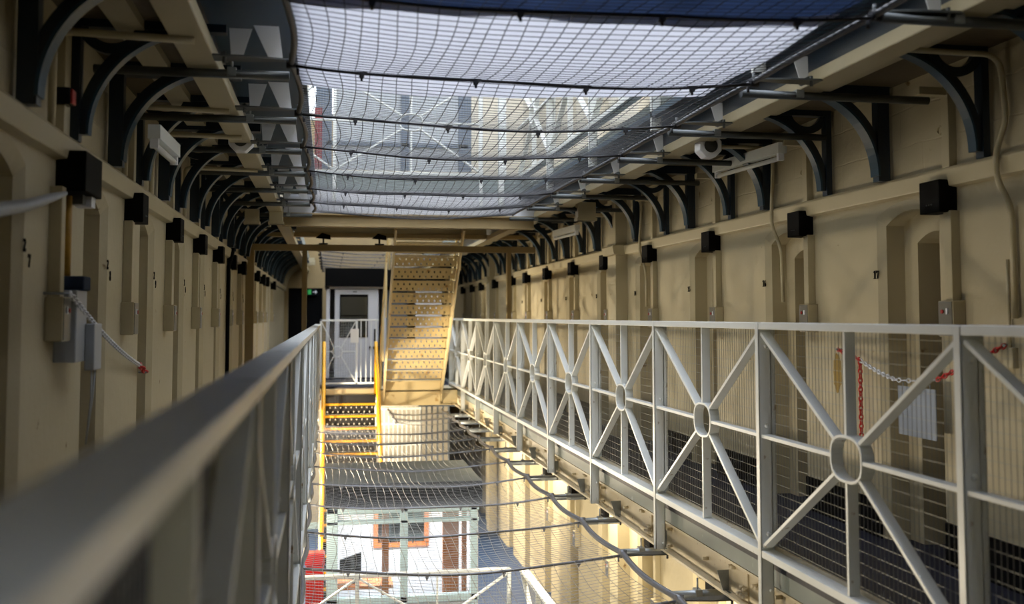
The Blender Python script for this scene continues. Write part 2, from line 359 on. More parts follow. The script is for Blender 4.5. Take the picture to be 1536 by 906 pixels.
# ------------------------------------------------------------------ painted cell numbers (own serif figures)
def figure(d):
    G = MB()
    def rib(path, w): G.ribbon(path, w, 'xy', 0, 1)
    def box(x0, y0, x1, y1): G.prism([(x0,y0),(x1,y0),(x1,y1),(x0,y1)], 'xy', 0, 1)
    def arc(cx, cy, rx, ry, a0, a1, n=12): return [(cx+rx*math.cos(math.radians(a0+(a1-a0)*i/n)), cy+ry*math.sin(math.radians(a0+(a1-a0)*i/n))) for i in range(n+1)]
    if d == '1': box(.22,.06,.42,1); box(.05,0,.59,.09); G.prism([(.22,1),(.03,.84),(.03,.77),(.22,.82)], 'xy', 0, 1)
    elif d == '2':
        p = arc(.3,.74,.2,.2,170,-30)+[(.36,.42),(.12,.12)]; rib(p, [.16]*3+[.08]*4+[.15]*6+[.13,.1]); box(.04,0,.6,.13); box(.52,0,.6,.26)
    elif d == '3':
        rib(arc(.28,.74,.18,.2,160,-75), [.14]*4+[.08]*3+[.16]*6); rib(arc(.28,.29,.22,.23,80,-160), [.08]*2+[.17]*6+[.08]*2+[.14]*3)
    elif d == '4': box(.36,.02,.53,1); box(.02,.24,.62,.33); G.prism([(.36,1),(.44,1),(.12,.3),(.02,.3)], 'xy', 0, 1); box(.28,0,.62,.07)
    elif d == '5': box(.1,.84,.56,1); box(.1,.5,.19,.95); rib(arc(.29,.3,.21,.24,130,-160), [.08]*3+[.17]*6+[.08]*2+[.14]*2)
    elif d == '6': rib(arc(.32,.27,.18,.21,0,360,16), [.15]*17); rib(arc(.42,.4,.28,.54,95,190,10), [.09]*4+[.17]*7); 
    elif d == '7': box(.03,.84,.6,1); box(.03,.7,.11,1); rib([(.54,.9),(.4,.55),(.3,.25),(.28,0)], [.1,.14,.18,.2])
    elif d == '8': rib(arc(.31,.74,.17,.19,0,360,16), [.13]*17); rib(arc(.31,.28,.2,.22,0,360,16), [.15]*17)
    elif d == '9': rib(arc(.29,.72,.18,.21,0,360,16), [.15]*17); rib(arc(.2,.6,.28,.54,5,-85,10), [.17]*7+[.09]*4)
    else: rib(arc(.3,.5,.19,.42,0,360,18), [.18,.18,.15,.1,.08,.1,.15,.18,.18,.18,.18,.15,.1,.08,.1,.15,.18,.18,.18])
    return G
def number(txt, X, s, y, z, h, label, stacked=False):
    # s = +1: on the right-hand wall, read with y falling; figures are paint a millimetre proud
    t = thing('cell_number', label, 'number', (X-s*.004, y, z), 'painted cell numbers')
    for i, d in enumerate(txt):
        G = figure(d); mb = MB()
        ox = (i-len(txt)/2)*h*.66 if not stacked else (i-.85)*h*1.3
        oz = -h/2 if not stacked else (.08 if i == 0 else -1.02)*h
        vs = [(s*(.003-v[2]*.004), -s*(v[0]*h+ox), v[1]*h+oz) for v in G.v]
        mb.add(vs, G.f); mb.build('figure', M['black'], t)
    return t
WORD = dict(zip(range(7, 35), 'seven eight nine ten eleven twelve thirteen fourteen fifteen sixteen seventeen'.split()+['']*9+'twenty-seven twenty-eight twenty-nine thirty thirty-one thirty-two thirty-three thirty-four'.split()))
for i, t in enumerate(('17', '16', '15', '14', '13', '12', '11', '10', '9', '8', '7')):
    number(t, XR, 1, NUMY_R[i], 1.49, .046, 'black painted cell number %s on the wall behind the long railing' % WORD[int(t)])
number('14', XR, 1, NUMY_R[3]-.02, ax(960, 858, XR).z, .046, 'black painted number fourteen on the lower storey wall, seen below the walkway')
for i, t in enumerate(('27', '28', '29', '30', '31', '32', '33', '34')):
    number(t, XL, -1, NUMY_L[i], 1.487, .05, 'black staggered cell number %s on the wall by the blurred railing' % WORD[int(t)], True)
# ------------------------------------------------------------------ iron brackets under the upper walkways
SIDE = {1: 'wall behind the long railing', -1: 'wall by the blurred railing'}
def bracket(kind, s, label):
    X = .0  # local: wall face at x=0, hall side at -s
    t = thing('iron_bracket', label, 'bracket', (0, 0, 0), 'iron brackets on the '+SIDE[s])
    w = .06; r = .49
    arcp = [(-s*(.045+r-r*math.cos(a)), .03+r*math.sin(a)) for a in [PI/2*i/18 for i in range(19)]]
    if kind == 'A':
        MB().ribbon(arcp, [.052]*19, 'xz', -w/2+.012, w/2-.012).build('arch', M['blue'], t)
        MB().ribbon([(p[0]-s*.024*math.cos(PI/2*i/18), p[1]-.024*math.sin(PI/2*i/18)) for i, p in enumerate(arcp)], .012, 'xz', -w/2, w/2).build('arch_flange', M['bluedeck'], t)
        MB().box((0, -w/2, .0), (-s*.036, w/2, .53)).build('leg', M['blue'], t)
        ring = [(-s*(.16+.125*math.cos(a)), .53-.125*math.sin(a)) for a in [PI*i/16 for i in range(17)]]
        MB().ribbon(ring, .045, 'xz', -w/2+.01, w/2-.01).build('scroll', M['blue'], t)
        MB().box((0, -w/2, .495), (-s*.64, w/2, .53)).build('top_bar', M['blue'], t)
    else:
        MB().ribbon(arcp, [.058]*19, 'xz', -w/2+.012, w/2-.012).build('arch', M['blue'], t)
        MB().ribbon([(p[0]-s*.026*math.cos(PI/2*i/18), p[1]-.026*math.sin(PI/2*i/18)) for i, p in enumerate(arcp)], .014, 'xz', -w/2-.012, w/2+.012).build('arch_flange', M['bluedeck'], t)
        MB().prism([(0,0),(-s*.07,0),(-s*.07,.53),(0,.53)], 'xz', -w/2, w/2).build('leg', M['blue'], t)
        MB().box((0, -w/2-.01, .465), (-s*.64, w/2+.01, .53)).build('top_bar', M['blue'], t)
    return t
def series(proto, s, ys, z, what):
    for i, y in enumerate(ys):
        lb = '%s, %s from the camera on the %s' % (what, ORD[i], SIDE[s])
        o = proto if i == 0 else dup(proto, (0,0,0), lb)
        o['label'] = lb; o.location = ((XR-.045 if s > 0 else XL+.045)+s*.02, y, z)
YA_R = [2.76+1.505*k for k in range(15)]; YB_R = [2.10+1.5*k+ (3.62-3.6) for k in range(1, 15)]
YA_L = [3.02+1.47*k for k in range(15)]; YB_L = [2.25+1.49*k for k in range(1, 15)]
for s, ya, yb in ((1, YA_R, YB_R), (-1, YA_L, YB_L)):
    a = bracket('A', s, 'x'); b = bracket('B', s, 'x')
    series(a, s, ya, 2.0, 'ornate blue scroll bracket'); series(b, s, yb, 2.0, 'plain wide blue bracket')

# ------------------------------------------------------------------ cable trunking, black lamp boxes, switch boxes
YT_R = [3.0, 4.55, 6.06, 7.62, 9.20, 10.76, 12.27, 13.80, 15.3, 16.53, 18.3, 20.0, 21.3, 22.8]
YT_L = [2.85, 4.30, 5.78, 7.21, 8.62, 10.05, 11.43, 12.76, 14.0, 15.33, 16.66, 17.7, 19.9]
def black_box(s, w):
    t = thing('black_vent_box', 'x', 'vent box', (0,0,0), 'black boxes under the ledge on the '+SIDE[s])
    d = .10
    MB().box((-s*.0, -w/2, -.082), (-s*d, w/2, .082)).build('housing', M['black'], t, .004)
    mb = MB()
    for k in range(3): mb.cyl((-s*d, -.02+.02*k, -.04), (-s*(d+.004), -.02+.02*k, -.04), .004, 6)
    mb.build('screw', M['galvdark'], t)
    return t
def trunk(s):
    t = thing('cable_trunking', 'x', 'trunking', (0,0,0), 'cable trunking drops on the '+SIDE[s])
    MB().box((0, -.03, 1.33), (-s*.05, .03, 1.78)).build('lower_run', M['cream'], t, .003)
    (MB().box((0, -.03, 2.0), (-s*.05, .03, 2.40)).box((-s*.05, -.025, 2.36), (-s*.2, .025, 2.40)) if s > 0 else MB().box((0, -.03, 2.0), (-s*.05, .03, 2.40))).build('upper_run', M['cream'], t, .003)
    ring = [(.07+.02*math.cos(a), 2.2+.02*math.sin(a)) for a in [2*PI*i/12 for i in range(13)]]
    MB().tube([(-s*.03, p[0], p[1]) for p in ring], .005, 6).cyl((-s*.02, .03, 2.2), (-s*.02, .06, 2.2), .006, 6).build('cable_clip', M['cream'], t)
    return t
def switch_box(s):
    t = thing('switch_box', 'x', 'switch', (0,0,0), 'switch boxes on the '+SIDE[s])
    MB().box((0, -.06, 1.15), (-s*.07, .06, 1.33)).build('back_box', M['cream'], t, .004)
    MB().box((-s*.070, -.055, 1.155), (-s*.074, .055, 1.325)).build('face_plate', M['steelplate'], t)
    MB().cyl((-s*.074, .02, 1.275), (-s*.08, .02, 1.275), .010, 8).build('red_button', M['red'], t)
    MB().box((-s*.074, -.026, 1.262), (-s*.08, -.014, 1.292)).build('rocker', M['whiteplastic'], t)
    return t
for s, ys, zt in ((1, YT_R, 0), (-1, YT_L, 0)):
    bx = black_box(s, .17); tr = trunk(s); sw = switch_box(s)
    for i, y in enumerate(ys):
        where = '%s from the camera on the %s' % (ORD[i], SIDE[s])
        bl, tl, sl = 'black square vent box, '+where, 'cream cable trunking drop, '+where, 'cream and steel switch box, '+where
        X = XR if s > 0 else XL
        if i: bb = dup(bx, (0,0,0), bl); tt = dup(tr, (0,0,0), tl); ss = dup(sw, (0,0,0), sl)
        else: bb, tt, ss = bx, tr, sw; bb['label'] = bl; tt['label'] = tl; ss['label'] = sl
        if s < 0 and i == 1:
            for ch in kids(bb): bpy.data.objects.remove(ch)
            bpy.data.objects.remove(bb)
        else: bb.location = (X, y+.07, 1.855)
        tt.location = (X, y, 0); ss.location = (X, y, 0)
# lower storey boxes and trunks on the wall below cell 17 side
for i, y in enumerate((6.06, 7.62, 9.20, 10.76, 12.27, 13.8)):
    w = '%s from the camera on the lower storey wall' % ORD[i]
    o = dup(bx if False else [x for x in C.objects if x.name.startswith('black_vent_box') and x['group'].endswith('long railing')][0], (XR, y+.07, 1.855+ZL), 'black square vent box, '+w)
    o['group'] = 'black boxes on the lower storey wall'
    o = dup([x for x in C.objects if x.name.startswith('cable_trunking') and x['group'].endswith('long railing')][0], (XR, y, ZL), 'cream cable trunking drop, '+w); o['group'] = 'trunking drops on the lower storey wall'
    o = dup([x for x in C.objects if x.name.startswith('switch_box') and x['group'].endswith('long railing')][0], (XR, y, ZL), 'cream and steel switch box, '+w); o['group'] = 'switch boxes on the lower storey wall'
# bent conduits from the ledge up to the walkway beam
def bend(pts, r=.014, seg=5):
    out = [Vector(pts[0])]
    for i in range(1, len(pts)-1):
        p, a, b = Vector(pts[i]), Vector(pts[i-1]), Vector(pts[i+1]); R = min(.09, (p-a).length*.45, (b-p).length*.45)
        u, v = (a-p).normalized()*R, (b-p).normalized()*R
        for k in range(seg+1):
            t = k/seg; out.append(p+u*(1-t)**2+v*t*t)
    out.append(Vector(pts[-1])); return out
q = [ax(u, v, 3.06) for u, v in ((1500, 92), (1509, 180), (1498, 214))]+[ax(u, v, 3.025) for u, v in ((1494, 232), (1495, 268))]+[ax(u, v, 3.08) for u, v in ((1518, 312), (1523, 478))]
o = MB().tube(bend([Vector((2.47, q[0].y-.02, q[0].z+.03)), q[0]+Vector((0, 0, .03))]+q[1:]), .014, 8).build('conduit', M['cream'])
tag(o, 'long cream conduit snaking down the wall to the right of cell seventeen', 'conduit')
for i, y in enumerate((6.55, 9.55)):
    p = [(2.47, y, 2.43), (3.06, y, 2.43), (3.06, y, 2.22), (3.035, y-.03, 2.03), (3.03, y-.03, 1.88), (3.08, y-.08, 1.72), (3.085, y-.08, 1.35)][:7 if i < 2 else 4]
    o = MB().tube(bend(p), .013, 8).build('conduit', M['cream'])
    tag(o, 'cream bent conduit from ledge to beam, %s on the %s' % (ORD[i], SIDE[1]), 'conduit', 'bent conduits on the '+SIDE[1])
for i, y in enumerate((2.7, 4.12, 5.55, 6.36, 7.8)):
    o = MB().tube(bend([(-.55, y+.05, 2.375), (-1.0, y, 2.375), (-1.08, y, 2.375), (-1.08, y, 2.0)]), .016, 8).build('conduit', M['cream'])
    tag(o, 'cream bent conduit from ledge to beam, %s on the %s' % (ORD[i], SIDE[-1]), 'conduit', 'bent conduits on the '+SIDE[-1])
# speakers on the beams
def speaker(loc, r, label):
    t = thing('beam_speaker', label, 'speaker', loc)
    oc = [(r*math.cos(PI/8+k*PI/4), r*math.sin(PI/8+k*PI/4)) for k in range(8)]
    MB().prism(oc, 'xz', -.05, .05).build('housing', M['whiteplastic'], t, .006)
    MB().cyl((0, -.051, 0), (0, -.056, 0), r*.55, 18).build('grille', M['galvdark'], t)
    MB().box((-.02, -.03, r*.8), (.02, .03, r+.06)).build('mount', M['galv'], t)
p = ax(1062, 218, 2.44); speaker((2.44, p.y, p.z-.01), .082, 'white octagonal speaker under the walkway beam near cell 16')
p = ax(362, 203, -.58); speaker((-.58, p.y, p.z-.035), .085, 'white octagonal speaker under the beam opposite, above cells 29 and 30')
# batten lights
def batten(a, b, label, lit=False):
    a, b = Vector(a), Vector(b); t = thing('fluorescent_light', label, 'light', a); d = b-a
    MB().bar((0,0,.02), d+Vector((0,0,.02)), .06, .07).build('body', M['white'], t)
    MB().tube([d*.03+Vector((0,0,-.045)), d*.97+Vector((0,0,-.045))], .016, 8).build('tube', M['lampwhite' if lit else 'tubeoff'], t)
    for k in (.03, .97): MB().box(d*k+Vector((-.02,-.015,-.06)), d*k+Vector((.02,.015,0))).build('tube_holder', M['whiteplastic'], t)
batten(ax(1174, 226, 2.9), ax(1074, 256, 2.9), 'white fluorescent batten light under the walkway between cells 15 and 16')
batten(ax(866, 344, 2.8), ax(832, 353, 2.8), 'white fluorescent batten light beyond the pilaster, beside the cross landing')
batten(ax(231, 203, -.86), ax(262, 232, -.86), 'white fluorescent batten light under the walkway of cells 27 to 34')

# ------------------------------------------------------------------ hardware on the narrow walkway wall
X = XL
p = ax(85, 480, X); y = p.y
t = thing('alarm_unit', 'light grey alarm unit with dark blue cap on the wall beside number 27', 'alarm unit', (X, y, 0))
MB().box((0, -.05, 1.06), (.09, .13, 1.36)).build('case', M['grey'], t, .005)
MB().box((.02, -.02, 1.36), (.11, .10, 1.42)).build('cap', M['navy'], t, .006)
MB().box((.09, .1, 1.02), (.13, .24, 1.22)).build('side_case', M['grey'], t, .004)
MB().box((.005, -.056, 1.2), (.06, -.05, 1.33)).build('face_plate', M['steelplate'], t)
MB().tube([(.03, .02, 1.42), (.03, .02, 1.76)], .016, 8).build('lagged_pipe', M['brass'], t)
MB().tube([(.11, .15, 1.02), (.11, .15, .9), (.09, .16, .7)], .004, 6).tube([(.115, .19, 1.02), (.11, .18, .9), (.09, .16, .7)], .004, 6).build('cable', M['grey'], t)
t = thing('camera_box', 'large black box with white bracket under the ledge above the alarm unit', 'camera box', (X, 4.55, 1.855))
MB().box((0, -.2, -.085), (.12, .10, .085)).build('housing', M['black'], t, .004)
MB().box((.02, -.07, -.125), (.08, -.02, -.085)).build('connector', M['galvdark'], t)
MB().box((.03, .0, -.13), (.10, .07, -.085)).build('bracket', M['whiteplastic'], t)
a, b, c = ax(-60, 318, X+.05), ax(40, 308, X+.05), ax(98, 290, X+.06)
o = MB().tube([a, a*.5+b*.5+Vector((0,0,-.004)), b, b*.4+c*.6, c], [.028, .027, .022, .018, .010], 10).build('grey_hose', M['grey'])
tag(o, 'light grey cable running along the wall to the large black box', 'cable')
# black cable dropping by cell 32
q = ax(343, 400, X+.03)
o = MB().tube([(X+.05, q.y, 2.3), (X+.09, q.y+.03, 2.12), (X+.07, q.y, 1.95), (X+.03, q.y-.02, 1.8), (X+.03, q.y-.02, .1)], .022, 8).build('black_cable', M['black'])
tag(o, 'thick black cable dropping from the ledge to the floor beyond number 32', 'cable')
def chain(pts, link=.036, wr=.0045):
    mb = MB(); pts = [Vector(p) for p in pts]; k = 0
    for a, b in zip(pts, pts[1:]):
        n = max(1, int((b-a).length/(link*.72)))
        for i in range(n):
            cpos = a+(b-a)*((i+.5)/n); d = (b-a).normalized(); u = d.cross(Vector((0,0,1) if abs(d.z) < .9 else (1,0,0))).normalized(); v = d.cross(u)
            e = u if k % 2 else v; k += 1
            mb.tube([cpos+d*(link/2*math.cos(q))+e*(link*.3*math.sin(q)) for q in [2*PI*j/10 for j in range(11)]], wr, 5, False)
    return mb
def sag(a, b, dz, n=8): a, b = Vector(a), Vector(b); return [a+(b-a)*(i/n)-Vector((0,0,dz*4*(i/n)*(1-i/n))) for i in range(n+1)]
a, b = ax(105, 440, X+.10), ax(210, 548, X+.03)
t = thing('barrier_chain', 'white plastic chain hung across the recess beside number 28', 'chain')
chain(sag(a, b, .03)).build('white_links', M['whiteplastic'], t)
chain([b, b+Vector((0,.18,-.05))], .06, .006).build('red_hook', M['redplastic'], t)
MB().cyl((X-.01, a.y, a.z), (X+.10, a.y, a.z), .006, 6).cyl((X-.01, b.y+.18, b.z-.05), (X+.04, b.y+.18, b.z-.05), .006, 6).build('wall_hook', M['galv'], t)
# chain with hanging sign across cell 17
X = XR-.03
t = thing('barrier_chain', 'red and white plastic chain slung across the recess of cell 17', 'chain')
A_, B_, C_, D_, E_ = ax(1256, 524, X), ax(1290, 540, X-.02), ax(1345, 570, X-.05), ax(1405, 570, X-.05), ax(1508, 518, X)
chain([A_, B_]).build('red_links', M['redplastic'], t)
chain(sag(B_, C_, .01)+sag(C_, D_, .004)[1:]).build('white_links', M['whiteplastic'], t)
chain([D_, E_]).build('red_links', M['redplastic'], t)
B2 = ax(1290, 690, X-.02); chain([B_, Vector((B_.x, B_.y, B2.z))]).build('hanging_red_links', M['redplastic'], t)
MB().cyl((XR+.01, A_.y, A_.z), (X-.01, A_.y, A_.z), .007, 6).cyl((XR+.01, E_.y, E_.z), (X-.01, E_.y, E_.z), .007, 6).build('wall_hook', M['galv'], t)
p0, p1 = ax(1347, 578, X-.055), ax(1406, 662, X-.055)
t = thing('hanging_sign', 'plain blue grey sign board hanging from the chain at cell 17', 'sign', (X-.055, (p0.y+p1.y)/2, 0))
w = abs(p0.y-p1.y)/2
MB().box((-.002, -w, p1.z), (.002, w, p0.z)).build('board', M['signgrey'], t)
MB().tube([(0, -w*.7, p0.z-.01), (0, -w*.7, p0.z+.02)], .003, 5).tube([(0, w*.7, p0.z-.01), (0, w*.7, p0.z+.02)], .003, 5).build('hook', M['galv'], t)
cpt = ax(1256, 558, XR-.002); mb = MB(); n = 22; rr = [(.8+.25*random.random()) for _ in range(n)]
mb.prism([(cpt.y+.055*rr[i]*math.cos(2*PI*i/n), cpt.z+.13*rr[i]*math.sin(2*PI*i/n)) for i in range(n)], 'yz', XR-.002, XR+.001)
tag(mb.build('bare_paint_patch', M['patch']), 'yellow brown patch of bare wall behind the red chain hook', 'paint patch')
p = ax(1520, 536, XR)
t = thing('wall_socket', 'small cream socket box low on the wall near cell 17', 'socket', (XR, p.y, p.z))
MB().box((-.03, -.035, -.05), (.005, .035, .045)).build('case', M['cream'], t, .003); MB().cyl((-.015, 0, .045), (-.015, 0, .45), .008, 8).build('feed_pipe', M['cream'], t)
p = ax(106, 146, XL+.07)
t = thing('call_point', 'small dark red call point box on the bent conduit above the large black box', 'call point', (XL, p.y, p.z))
MB().box((.0, -.035, -.035), (.075, .035, .035)).build('case', M['screen'], t, .004); MB().box((.075, -.03, -.03), (.085, .03, .03)).build('red_face', M['red'], t, .004)
# ------------------------------------------------------------------ railings
def panel_parts(t, s, last=False, oy=0):
    W = M['white']; zb = -.29 if s > 0 else -.205; n0 = len(C.objects)
    # post: channel with a fixing stile for the mesh
    mb = MB().box((0, 0, zb), (s*.008, .042, 1.22)).box((0, 0, zb), (s*.068, .008, 1.22)).box((s*.060, 0, zb), (s*.068, .042, 1.22)).box((s*.068, .002, .05), (s*.092, .012, 1.19))
    po = mb.build('post', W, t, .0025); po.location.y = oy
    mb = MB()
    for z in (1.10, .70, .16): mb.tube([(s*.04, .002, z), (s*.04, -.004, z), (s*.04, -.007, z)], [.011, .011, .005], 10)
    for z in (-.12, zb+.04): mb.cyl((s*.05, .03, z), (s*.05, -.014, z), .009, 6)
    mb.build('bolt', W if s > 0 else W, po)
    if last: return
    a, b = .042, PIT
    MB().box((0, a-.042 if False else a, 1.186), (s*.09, b, 1.221)).build('top_rail', W, t, .003)
    MB().box((s*.002, a, .044), (s*.092, b, .080)).build('bottom_rail', W, t, .003)
    cy_, cz = (a+b)/2-.03, .648
    n = 24; rp = [(cy_+.128*(abs(math.cos(q))**.75)*math.copysign(1, math.cos(q)), cz+.095*(abs(math.sin(q))**.75)*math.copysign(1, math.sin(q))) for q in [2*PI*i/n for i in range(n)]]
    MB().ribbon(rp, .013, 'yz', s*.008, s*.066, True).build('ring', W, t, .002)
    def spoke(p, q, nm='spoke'):
        MB().bar((s*.036, *p), (s*.036, *q), .018, .05, (1, 0, 0)).build(nm, W, t, .002)
    ends = [((a, 1.165), 135), ((cy_, 1.186), 90), ((b, 1.165), 45), ((b, cz), 0), ((b, .10), -45), ((cy_, .08), -90), ((a, .10), -135), ((a, cz), 180)]
    for e, an in ends:
        q = math.radians(an); spoke(e, (cy_+.120*(abs(math.cos(q))**.75)*math.copysign(1, math.cos(q)), cz+.088*(abs(math.sin(q))**.75)*math.copysign(1, math.sin(q))))
    mb = MB(); x = s*.08; r = .0014
    y = a+.016
    while y < b: mb.wire((x, y, .075), (x, y, 1.19), r); y += .031
    z = .11
    while z < 1.18: mb.wire((x+s*.002, a, z), (x+s*.002, b, z), r); z += .05
    mb.build('mesh_infill', M['wire'], t)
    MB().box((s*.074, a, .078), (s*.09, b, .096)).build('mesh_clamp', M['creamsteel'], t)
def panel(s, loc, label, group, last=False, rz=0):
    t = thing('railing', label, 'railing', loc, group, rz)
    panel_parts(t, s, last); return t
G1 = 'railing panels beside cells 7 to 17'; G2 = 'railing panels under the camera side'; G3 = 'railing panels of the storey above'; G4 = 'railing panels of the storey below'
Y1 = 3.15
base = None
for i, k in enumerate(range(-1, 9)):
    lb = 'white ring railing bay of the long railing, %s from the camera' % ORD[i]
    base = panel(1, (2.15, Y1+PIT*k, 0), lb, G1) if base is None else dup(base, (2.15, Y1+PIT*k, 0), lb) or base
RB = [o for o in C.objects if o.get('group') == G1][0]
panel_parts([o for o in C.objects if o.get('group') == G1][-1], 1, True, PIT)
LB = None
for i, k in enumerate(range(-1, 9)):
    lb = 'white ring railing bay of the blurred near railing, %s from the camera' % ORD[i]
    loc = (-.13, 2.0+PIT*k, -.095)
    if LB is None: LB = panel(-1, loc, lb, G2)
    else: dup(LB, loc, lb)
panel_parts([o for o in C.objects if o.get('group') == G2][-1], -1, True, PIT)
for i, k in enumerate(range(0, 5)):
    o = dup(RB, (2.15, Y1+PIT*k, ZU), 'white railing panel of the storey above, %s along the net' % ORD[i]); o['group'] = G3
# railing that closes the void on the storey above, seen through the net
for i, xx in enumerate((-1.58, .07)):
    o = dup(RB, (xx, 11.2, ZU), 'white railing panel across the end of the void above, %s' % ('partly hidden' if i == 0 else 'in front of the grey boards'), -PI/2); o['group'] = G3
    o.location = (xx+PIT*0, 11.2, ZU); o.rotation_euler.z = PI/2; o.location.x = xx+PIT
    o.scale.x = 1
panel(1, (1.9, 11.2, ZU), 'white corner post of the railing above, right of the grey boards', G3, True)
# storey below: railing across the void and along it
def cross_panel(x0, y, z, label, group):
    o = dup(RB, (x0+PIT, y, z), label); o['group'] = group; o.rotation_euler.z = PI/2; return o
cross_panel(-1.30, 11.0, ZL, 'white lower railing panel behind the yellow handrail end', G4)
cross_panel(.36, 11.0, ZL, 'white lower railing panel across the void in front of the pale blue booth', G4)
for i, k in enumerate(range(1, 5)):
    o = dup(RB, (2.10, 11.0-PIT*k, ZL), 'white lower railing panel below the long railing, %s from the booth' % ORD[i]); o['group'] = G4

# ------------------------------------------------------------------ safety nets
def net(name, label, xa, xb, ya, yb, z, wires, mw, mc, rc, rw, rn=.0014, sagx=.05, cellx=.067, celly=.054, clips=4, cross=True):
    t = thing(name, label, 'safety net', (0,0,0), 'safety nets across the void')
    def zf(x, y):
        u = (x-xa)/(xb-xa); s1 = 4*u*(1-u)
        ph = 0
        for a, b in zip([ya]+wires, wires+[yb]):
            if a <= y <= b and b-a > .2: ph = math.sin(PI*(y-a)/(b-a)); break
        return z-sagx*s1-.035*ph*(.25+.75*s1)+.012*math.sin(3.1*x+1.3*y)*s1
    def xe(y, side):
        for a, b in zip([ya]+wires, wires+[yb]):
            if a <= y <= b and b-a > .2: return side*.03*math.sin(PI*(y-a)/(b-a))
        return 0
    nx = int((xb-xa)/cellx); ny = int((yb-ya)/celly); mb = MB()
    def P(i, y):
        l, r_ = xa+xe(y, 1), xb-xe(y, 1); x = l+(r_-l)*i/nx
        return (x+.008*math.sin(5*y+i), y+.01*math.sin(2.3*x*2+y), zf(x, y))
    sy = max(1, 3)
    for i in range(1, nx): mb.tube([P(i, ya+(yb-ya)*j/ny) for j in range(0, ny+1, 2)], rn*1.25, 3, False, False)
    for j in range(ny+1): mb.tube([P(i, ya+(yb-ya)*j/ny) for i in range(0, nx+1, 2)], rn, 3, False, False)
    mb.build('netting', mw, t)
    for side, X in ((1, xa), (-1, xb)):
        pts = []; y = ya
        while y <= yb+.001: pts.append((X+xe(y, side), y, z+.004-.012*abs(xe(y, 1))/.03)); y += .12
        MB().tube(pts, rc, 8).build('edge_tube', mc, t)
    for w in wires:
        pts = [(xa+(xb-xa)*k/14, w, zf(xa+(xb-xa)*k/14, w)+(-rw if True else 0)) for k in range(15)]
        c = MB().tube(pts, rw, 6).build('cross_wire', mc, t)
        for k in range(clips):
            mb = MB(); u = (k+.6)/(clips+.2); x = xa+(xb-xa)*u; zz = zf(x, w)-rw
            mb.cyl((x, w-.012, zz-.012), (x, w+.012, zz-.012), .012, 7).cyl((x, w, zz-.02), (x, w, zz-.035), .006, 6).box((x-.025, w-.006, zz-.006), (x+.025, w+.006, zz+.008)).build('clip', mc, c)
        for x, sg in ((xa, 1), (xb, -1)): MB().cyl((x-.02, w, z), (x+.02, w, z), rc*1.5, 8).cyl((x+sg*.03, w, z-.02), (x+sg*.03, w, z-.05), .007, 6).build('end_clamp', mc, c)
    return t
WU = [1.23, 2.31]+[3.39+1.08*k for k in range(7)]
net('safety_net', 'dark wire safety net stretched across the void overhead, close to the camera', -.175, 2.0, -.2, 10.85, 2.37, WU, M['netwire'], M['cable'], .014, .007, rn=.0019)
WU2 = [17.2+1.08*k for k in range(7)]
net('safety_net', 'dark wire safety net overhead beyond the cross landing', -.175, 2.0, 16.2, 25.4, 2.37, WU2, M['netwire'], M['cable'], .014, .006, cellx=.09, celly=.09, clips=3)
WL = [2.19, 3.27]+[4.36+1.09*k for k in range(10)]
net('safety_net', 'grey wire safety net stretched below the railings', -.165, 1.95, 1.0, 15.0, -.33, WL, M['netlow'], M['cablelow'], .019, .009, sagx=.07, cellx=.067, celly=.06, rn=.0016)
net('safety_net', 'short grey wire net beside the yellow stair, under the landing edge', 1.0, 1.95, 15.03, 17.3, -.33, [15.7, 16.5], M['netlow'], M['cablelow'], .019, .009, sagx=.03, clips=2)
WL += [15.26, 16.35]
# sheets lying on the overhead net
def sheet(name, label, ya0, ya1, yb0, yb1, mt, dz):
    vs, fs = [], []; nx, ny = 40, 16
    for i in range(nx+1):
        u = i/nx; x = -.15+2.10*u
        for j in range(ny+1):
            e0 = ya0+(ya1-ya0)*u+.03*math.sin(9*u)+.012*math.sin(31*u); e1 = yb0+(yb1-yb0)*u+.04*math.sin(7*u+1)+.015*math.sin(27*u)
            y = e0+(e1-e0)*j/ny; vs.append((x, y, 2.405+dz-.045*4*u*(1-u)-.008*math.sin(6*y+4*x)))
    for i in range(nx):
        for j in range(ny): a = i*(ny+1)+j; fs.append((a, a+1, a+ny+2, a+ny+1))
    o = MB().add(vs, fs, True).build(name, mt)
    so = o.modifiers.new('thickness', 'SOLIDIFY'); so.thickness = .002
    return tag(o, label, 'sheet')
sheet('plastic_sheet', 'white translucent plastic sheet lying on the overhead net', 3.60, 3.55, 5.06, 4.95, M['sheet'], .012)
sheet('tarpaulin', 'dark navy tarpaulin lying on the overhead net nearest the camera', -.1, -.1, 3.70, 3.66, M['navy'], .02)
# hangers and tubes that hold the nets
def hanger(s, label, group, low=False):
    t = thing('net_hanger', label, 'net hanger', (0,0,0), group)
    MB().prism([(0, -.05), (0, .05), (-s*.16, .045), (-s*.34, .012), (-s*.34, -.012), (-s*.16, -.045)], 'xy', -.004, .004).build('flat_arm', M['galvdark'], t)
    if s > 0: MB().prism([(-s*.02, .01), (-s*.06, .01), (-s*.10, .14), (-s*.02, .14)], 'xz', .06, .066).build('gusset_plate', M['galv' if low else 'whiteplastic'], t)
    else:
        MB().prism([(.07, .02), (.12, .02), (.16, .15), (.06, .15)], 'xz', .06, .066).build('gusset_plate', M['whiteplastic'], t)
        MB().prism([(.24, .0), (.30, .0), (.28, .15), (.17, .15)], 'xz', .0, .006).build('gusset_plate', M['whiteplastic'], t)
    MB().cyl((-s*.045, .0, .012), (-s*.045, .085, .012), .016, 8).cyl((-s*.33, 0, -.03), (-s*.33, 0, .03), .008, 6).cyl((-s*.05, -.03, .02), (-s*.05, -.03, -.03), .008, 6).build('bolt', M['galvdark'], t)
    return t
